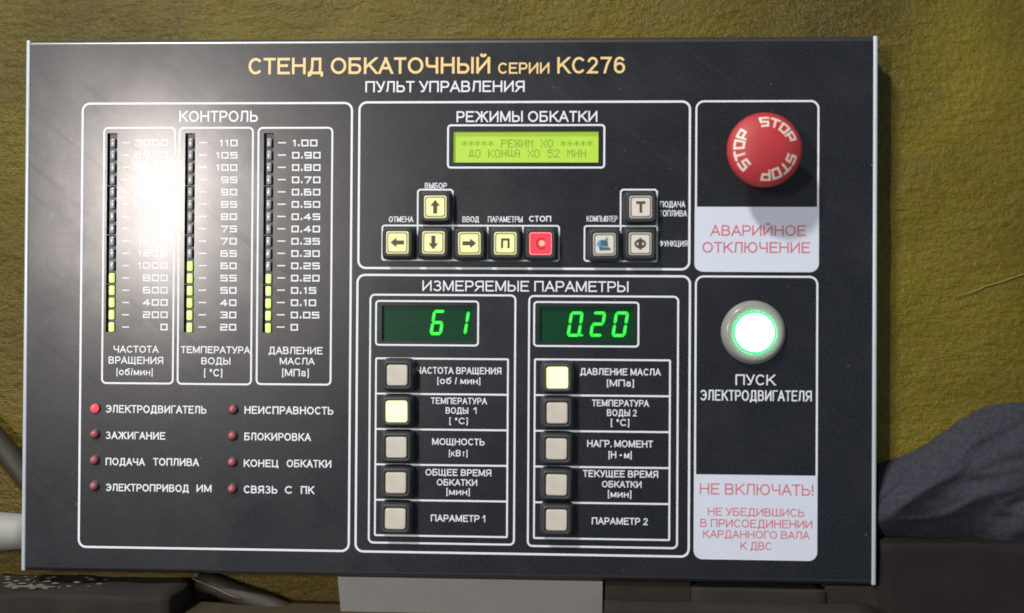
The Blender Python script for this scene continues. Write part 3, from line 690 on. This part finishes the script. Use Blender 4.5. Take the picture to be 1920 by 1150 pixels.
def glyph_sym(ch, w, H, t, table=G):
    qs = []
    g_ = table[ch]
    for st in glyph_quads(g_[1], w, H, t, 0, 1, -w / 2, -H / 2): qs += st
    return qs
for (x, y, a, lab) in ((745, 455, 90, 'lit cream button with an arrow pointing left'), (816, 388, 0, 'lit cream button with an arrow pointing up'),
                       (812.5, 455, 180, 'lit cream button with an arrow pointing down'), (880, 456.5, -90, 'lit cream button with an arrow pointing right')):
    o, p = key(x, y, rim_lit, gr, ins_lit, lab)
    q = rot(ARW, a); sym(o, p, [[q[0], q[1], q[2], q[6]], [q[3], q[4], q[5], q[6], q[2]]])
o, p = key(947.5, 456.5, rim_lit, gr, ins_lit, 'lit cream button marked П'); sym(o, p, glyph_sym('П', 4.6, 5.2, 1.2))
o, p = key(1013.5, 457, rim_red, gr_red, ins_red, 'lit red button marked С')
hs = lathe('hot_spot', [(1.5, 7.6), (1.4, 7.63)], 20); hs.materials.append(ORANGE); link('hot_spot', hs, None, o, loc=((p[0] + .7) * MM, 0, (p[1] + .2) * MM))
sym(o, (p[0] + .4, p[1]), glyph_sym('С', 6.0, 6.6, 1.25), REDDARK, h=7.7)
o, p = key(1201.5, 388.5, rim_off, gr, ins_off, 'unlit white button marked Т'); sym(o, p, glyph_sym('Т', 4.8, 6.0, 1.4))
o, p = key(1200.5, 457.5, rim_off, gr, ins_off, 'unlit white button marked Ф')
sym(o, p, [[(3.1 * math.cos(k * math.pi / 10), 2.5 * math.sin(k * math.pi / 10)) for k in range(20)]]); sym(o, p, [[(-.55, -3.1), (.55, -3.1), (.55, 3.1), (-.55, 3.1)]], h=7.70)
for sx in (-1, 1): sym(o, p, [[(sx * 1.45 + .55 * math.cos(k * math.pi / 5), .9 * math.sin(k * math.pi / 5)) for k in range(10)]], IVORY, 'symbol_gap', 7.72)
o, p = key(1133.5, 458.5, rim_off, gr, ins_off, 'unlit white button with a small blue and black computer symbol')
sym(o, p, [[(-4.2, .2), (-3.2, 2.0), (-1.6, 1.8), (-1.2, -.6), (-2.4, -2.6), (-3.2, -1.4)], [(-.4, 2.2), (1.4, 4.0), (2.0, 2.6), (1.2, 1.8)]], BLUEINK)
sym(o, p, [[(-2.2, 2.4), (1.6, 2.0), (1.9, -1.2), (-1.8, -.9)], [(-2.6, -1.2), (2.6, -1.6), (3.4, -3.0), (-2.6, -3.2)]], TEALINK, h=7.71)
ROWS = [(744.5, 704, 0, 'unlit ivory button of the speed row'), (743, 772, 1, 'lit yellow button of the first water temperature row'), (743, 839.5, 0, 'unlit ivory button of the power row'),
        (742, 906, 0, 'unlit ivory button of the total time row'), (741, 973.5, 0, 'unlit ivory button of the first parameter row'),
        (1045, 708.5, 1, 'lit yellow button of the oil pressure row'), (1044.7, 775, 0, 'unlit ivory button of the second water temperature row'), (1043.5, 842.5, 0, 'unlit ivory button of the load torque row'),
        (1043.5, 910, 0, 'unlit ivory button of the current time row'), (1043.5, 976, 0, 'unlit ivory button of the second parameter row')]
for x, y, lit, lab in ROWS:
    p = P(x, y, 8.3); loc = (p[0] * MM, 0, p[1] * MM)
    o = link('push_button', bez_row, None, panel, loc=loc); o['label'] = lab; o.rotation_euler.y = math.radians(random.uniform(-.8, .8))
    link('cap', cap_row_lit if lit else cap_row, None, o, loc=loc)

# ------------------------------------------------------------------ emergency stop button
p = P(1435, 280, 23); ec = Vector((p[0] * MM, 0, p[1] * MM))
e = empty('stop_button', ec, panel); e['label'] = 'red mushroom button with the word STOP printed three times around its rim'
RD = 18.9
def dome_h(r): return 21.5 + 6.2 * (1 - (r / RD) ** 2.4) if r < RD else 21.5
prof = [(12.5, 9), (13, 14), (16, 16.5), (18.2, 18.2), (18.75, 19.6), (RD, 20.6)]
for r in (18.8, 18.3, 17.6, 16.8, 15.5, 13.5, 11, 8, 5, 2, .05): prof.append((r, dome_h(r) - (.5 if r > 18.7 else (.12 if r > 18.2 else 0))))
link('mushroom_head', lathe('mushroom_head', prof, 72), RED, e, loc=ec, smooth=True)
link('collar', lathe('collar', [(14.5, 0), (14.5, 1.2), (13.8, 1.8), (11, 2.2), (10.8, 10)], 40, cap=False), BLACKP, e, loc=ec, smooth=True)
for start in (103, -13, 226):
    V = []; F = []; span = 90.0; w = span / 4
    for ci, ch in enumerate('STOP'):
        gw = 19.0; H = 5.2
        for st in glyph_quads(Q[ch][1], 4.35, H, .95, 0, 1, 0, 0):
            for q in st:
                # subdivide each quad along its length so that it follows the dome
                n = 6; a, b, c, d = [Vector(v) for v in q[:4]] if len(q) == 4 else ([Vector(v) for v in q[:4]] if len(q) > 3 else (None,) * 4)
                if a is None: continue
                for k in range(n):
                    base = len(V)
                    for t0, (u, v) in ((k / n, (a, b)), ((k + 1) / n, (a, b)), ((k + 1) / n, (d, c)), (k / n, (d, c))):
                        pt = u.lerp(v, t0); r = 10.9 + pt.y; ang = math.radians(start - ci * w - pt.x / 5.15 * w)
                        V.append((r * math.cos(ang) * MM, Y(dome_h(r) + .10 + .0006 * (len(F) // 6)), r * math.sin(ang) * MM))
                    F.append((base, base + 1, base + 2, base + 3))
    link('lettering', mesh('lettering', V, F), SIGNINK, e, loc=ec)

# ------------------------------------------------------------------ start button
p = P(1416, 624, 6); sc_ = Vector((p[0] * MM, 0, p[1] * MM))
e = empty('start_button', sc_, panel); e['label'] = 'round button glowing white green inside a pale ring'
link('ring', lathe('ring', [(16.8, 0), (16.7, 1.2), (16.2, 2.6), (14.9, 4.2), (14.3, 4.6), (13.6, 4.7), (11.5, 4.7), (11.0, 4.5), (10.8, 3)], 64, cap=False), RING, e, loc=sc_, smooth=True)
link('lens_rim', lathe('lens_rim', [(10.8, 3.0), (10.7, 4.4), (10.2, 4.6)], 48), LENSRIM, e, loc=sc_, smooth=True)
link('lens', lathe('lens', [(10.0, 4.0), (10.0, 5.6), (9.6, 6.4), (8.5, 6.9), (6, 7.3), (3, 7.5), (.05, 7.55)], 48), LENS, e, loc=sc_, smooth=True)

# ------------------------------------------------------------------ surroundings
def PW(px, py, y):                          # a pixel's point at world depth y (m)
    a = P(px, py, -y * 1000); return Vector((a[0] * MM, y, a[1] * MM))
WY = 0.022
def wall():
    nx, nz_ = 200, 130; x0, x1, z0, z1 = -0.9, 0.9, -0.50, 0.55; V = []; F = []
    for j in range(nz_ + 1):
        for i in range(nx + 1):
            x = x0 + (x1 - x0) * i / nx; z = z0 + (z1 - z0) * j / nz_
            d = noise.noise((x * 6, z * 8, 1.3)) * .003 + noise.noise((x * 25, z * 40, 4)) * .0018
            V.append((x, WY + d, z))
    for j in range(nz_):
        for i in range(nx):
            a = j * (nx + 1) + i; F.append((a, a + 1, a + nx + 2, a + nx + 1))
    return mesh('wall', V, F)
w = link('wall', wall(), WALL, smooth=True); w['kind'] = 'structure'
# long pale scratch standing proud of the wall paint
def tube(name, pts, r, m, parent=None, n=8, rad=None, smooth=True):
    V = []; F = []; pts = [Vector(q) for q in pts]
    for i, q in enumerate(pts):
        d = (pts[min(i + 1, len(pts) - 1)] - pts[max(i - 1, 0)]).normalized(); a = d.cross(Vector((0, 1, 0.01))).normalized(); b = d.cross(a)
        rr = rad[i] if rad else r
        for k in range(n):
            t = 2 * math.pi * k / n; V.append(q + a * rr * math.cos(t) + b * rr * math.sin(t))
    for i in range(len(pts) - 1):
        for k in range(n): F.append((i * n + k, i * n + (k + 1) % n, (i + 1) * n + (k + 1) % n, (i + 1) * n + k))
    F.append(tuple(range(n))); F.append(tuple((len(pts) - 1) * n + k for k in range(n)))
    return link(name, mesh(name, V, F), m, parent, smooth=smooth)
tube('scratch', [PW(x, y, WY - .002) + Vector((0, 0, .0006 * math.sin(x))) for x, y in ((1790, 556), (1820, 547), (1850, 537), (1875, 531), (1900, 522), (1925, 514), (1960, 500))], .0003, mat('chipped_paint', (0.24, 0.20, 0.07), 0.7), w, 6)

# bench under the panel
BZ = -0.1565
bench = link('bench', box_mesh('bench', -.85, .85, -.035, .024, BZ - .03, BZ, .002, 2), SHELF)
tagt(bench, 'brown dusty wooden ledge running along the foot of the wall under the panel', 'ledge')

def lumpy(name, x0, x1, y0, y1, z0, z1, m, amp, sc, nx=40, ny=10, nz_=14, label=None, cat=None):
    bm = bmesh.new(); bmesh.ops.create_cube(bm, size=1)
    bmesh.ops.subdivide_edges(bm, edges=bm.edges[:], cuts=14, use_grid_fill=True)
    for v in bm.verts:
        q = Vector(((x0 + x1) / 2 + v.co.x * (x1 - x0), (y0 + y1) / 2 + v.co.y * (y1 - y0), (z0 + z1) / 2 + v.co.z * (z1 - z0)))
        q += Vector([noise.noise(q * sc + Vector((k * 9, 0, 0))) for k in range(3)]) * amp; v.co = q
    me = bpy.data.meshes.new(name); bm.to_mesh(me); bm.free()
    o = link(name, me, m, smooth=True)
    if label: tagt(o, label, cat)
    return o
# dark dirty block at the lower left
a = PW(-30, 1072, 0); b = PW(345, 1160, 0)
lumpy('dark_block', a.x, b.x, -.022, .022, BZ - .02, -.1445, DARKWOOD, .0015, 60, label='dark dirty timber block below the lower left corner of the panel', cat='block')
# crumbs of plaster on the dark block
a = PW(10, 1100, .028); V = []; F = []
for k in range(46):
    t = random.random(); yy = random.uniform(-.012, .014); q = Vector((PW(10 + 190 * t ** 1.3, 1100, yy).x, yy, -.1438)); s = random.uniform(.0004, .0013); b0 = len(V)
    for dx, dy, dz in ((1, 0, 0), (-1, 0, 0), (0, 1, 0), (0, -1, 0), (0, 0, 1), (0, 0, -1)): V.append(q + Vector((dx * s * 2, dy * s, dz * s * .6)))
    for f in ((0, 2, 4), (2, 1, 4), (1, 3, 4), (3, 0, 4), (2, 0, 5), (1, 2, 5), (3, 1, 5), (0, 3, 5)): F.append(tuple(b0 + i for i in f))
o = link('plaster_crumbs', mesh('plaster_crumbs', V, F), DUST); o['kind'] = 'stuff'
o = tube('wire', [Vector((PW(x, 1117, -.010).x, -.010, -.1432)) for x, y in ((8, 1118), (40, 1117.5), (80, 1118), (104, 1116))], .0005, DUST)
tagt(o, 'short straight pale wire lying along the dark timber block at lower left', 'wire')
# grey support post
a = PW(633, 1090, .002); b = PW(1130, 1090, .002)
post = empty('support_post', ((a.x + b.x) / 2, .01, -.45)); tagt(post, 'grey painted steel post that carries the control panel from below', 'post')
V = []; zt, zb = ZB * MM - .0005, -.45
for (xa, xb, z) in ((a.x, b.x, zt), (a.x + .03, b.x - .003, zb)):
    V += [(xa, .002, z), (xb, .002, z), (xb, .0125, z), (xa, .0125, z)]
F = [(3, 2, 1, 0), (4, 5, 6, 7)] + [(k, (k + 1) % 4, 4 + (k + 1) % 4, 4 + k) for k in range(4)]
link('column', mesh('column', V, F), STEEL, post)
# dark bracket right of the post and brown board behind
a = PW(1134, 1080, .004); b = PW(1296, 1139, .004)
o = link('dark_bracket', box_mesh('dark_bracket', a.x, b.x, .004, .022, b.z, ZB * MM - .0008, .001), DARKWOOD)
tagt(o, 'black bracket under the panel just right of the grey post', 'bracket')
a = PW(1298, 1104, .0); b = PW(1548, 1190, .0)
o = lumpy('support_board', a.x, b.x, .0005, .018, b.z, a.z, DIMWOOD, .0006, 40, label='dim brown board directly under the panel right of the black bracket', cat='support')
a = PW(1550, 1106, .0); b = PW(1650, 1190, .0)
o = link('dark_fill_block', box_mesh('dark_fill_block', a.x, b.x + .004, .002, .018, b.z, ZB * MM - .0008, .001), DARKWOOD)  # near-black block added to fill the dark area under the panel
tagt(o, 'black filler block under the lower right corner of the panel', 'block')
a = PW(1134, 1142, -.02); b = PW(1640, 1190, -.02)
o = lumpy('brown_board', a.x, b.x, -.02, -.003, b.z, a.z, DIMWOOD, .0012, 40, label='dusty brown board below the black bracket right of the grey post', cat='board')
# dark machine housing at the lower right with grey cloth over it
a = PW(1651, 1012, .0); b = PW(2060, 1300, .0)
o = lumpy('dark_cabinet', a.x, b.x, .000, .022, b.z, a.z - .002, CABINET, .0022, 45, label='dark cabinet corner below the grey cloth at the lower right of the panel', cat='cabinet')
def cloth():
    top = [(1500, 905), (1600, 885), (1650, 868), (1700, 850), (1740, 826), (1790, 790), (1830, 762), (1870, 748), (1925, 744), (2000, 760), (2080, 790)]
    bot = [(1500, 1028), (1600, 1028), (1650, 1026), (1700, 1024), (1780, 1022), (1825, 1020), (1850, 1034), (1880, 1066), (1925, 1100), (2000, 1150), (2080, 1190)]
    def interp(tb, x):
        for (xa, ya), (xb, yb) in zip(tb, tb[1:]):
            if xa <= x <= xb: return ya + (yb - ya) * (x - xa) / (xb - xa)
        return tb[-1][1]
    nx, nv = 110, 80; V = []; F = []
    for i in range(nx + 1):
        x = 1646 + 434 * i / nx; yt, yb = interp(top, x), interp(bot, x)
        for j in range(nv + 1):
            v = j / nv; y = yt + (yb - yt) * v
            bulge = math.sin(math.pi * min(1, v * 1.02)) ** .8 if 0 < v < 1 else 0
            q = Vector((x / 160, y / 120, 0))
            fold = noise.noise(Vector((x / 90 + y / 60, y / 160 - x / 300, 3))) * .005 + noise.noise(Vector((x / 45 - y / 60, y / 55, 8))) * .0016 + (1 - abs(noise.noise(Vector((x / 120 + y / 45, y / 200 - x / 160, 15)))) * 2) ** 3 * .0022
            V.append(PW(x, y, .025 - .020 * bulge - fold * bulge))
    for i in range(nx):
        for j in range(nv): a_ = i * (nv + 1) + j; F.append((a_, a_ + 1, a_ + nv + 2, a_ + nv + 1))
    me = mesh('grey_cloth', V, F); o = link('grey_cloth', me, CLOTH, smooth=True)
    sm = o.modifiers.new('thickness', 'SOLIDIFY'); sm.thickness = .0012; sm.offset = 1
    tagt(o, 'crumpled grey cloth heaped against the wall right of the panel', 'cloth')
cloth()
# white pipe end at the left edge
pts = [PW(x, y, .013) for x, y in ((-60, 996), (-10, 997), (15, 997), (35, 997), (60, 998))]
o = tube('white_pipe', pts, .0108, WPLASTIC, None, 24, rad=[.0112, .0108, .0103, .0098, .0096])
tagt(o, 'white plastic pipe running behind the lower left edge of the panel', 'pipe')
# dark hoses
o = tube('rubber_hose', [PW(x, y, WY - .010) for x, y in ((-60, 770), (-20, 810), (5, 838), (20, 857), (32, 872), (48, 893), (70, 920))], .0062, RUBBER, None, 14)
tagt(o, 'dark rubber hose slanting down the wall behind the left edge of the panel', 'hose')
o = tube('thin_rubber_hose', [PW(x, y, .014) for x, y in ((372, 1090), (400, 1096), (440, 1112), (500, 1132), (560, 1160), (620, 1195))], .0055, RUBBER, None, 14)
tagt(o, 'dark hose slanting below the panel left of the grey post', 'hose')
o = tube('pale_cord', [PW(x, y, .008) for x, y in ((360, 1084), (370, 1089), (400, 1101), (430, 1116), (452, 1123))], .0005, DUST, None, 8)
tagt(o, 'thin pale cord slanting beside the dark hose below the panel', 'cord')
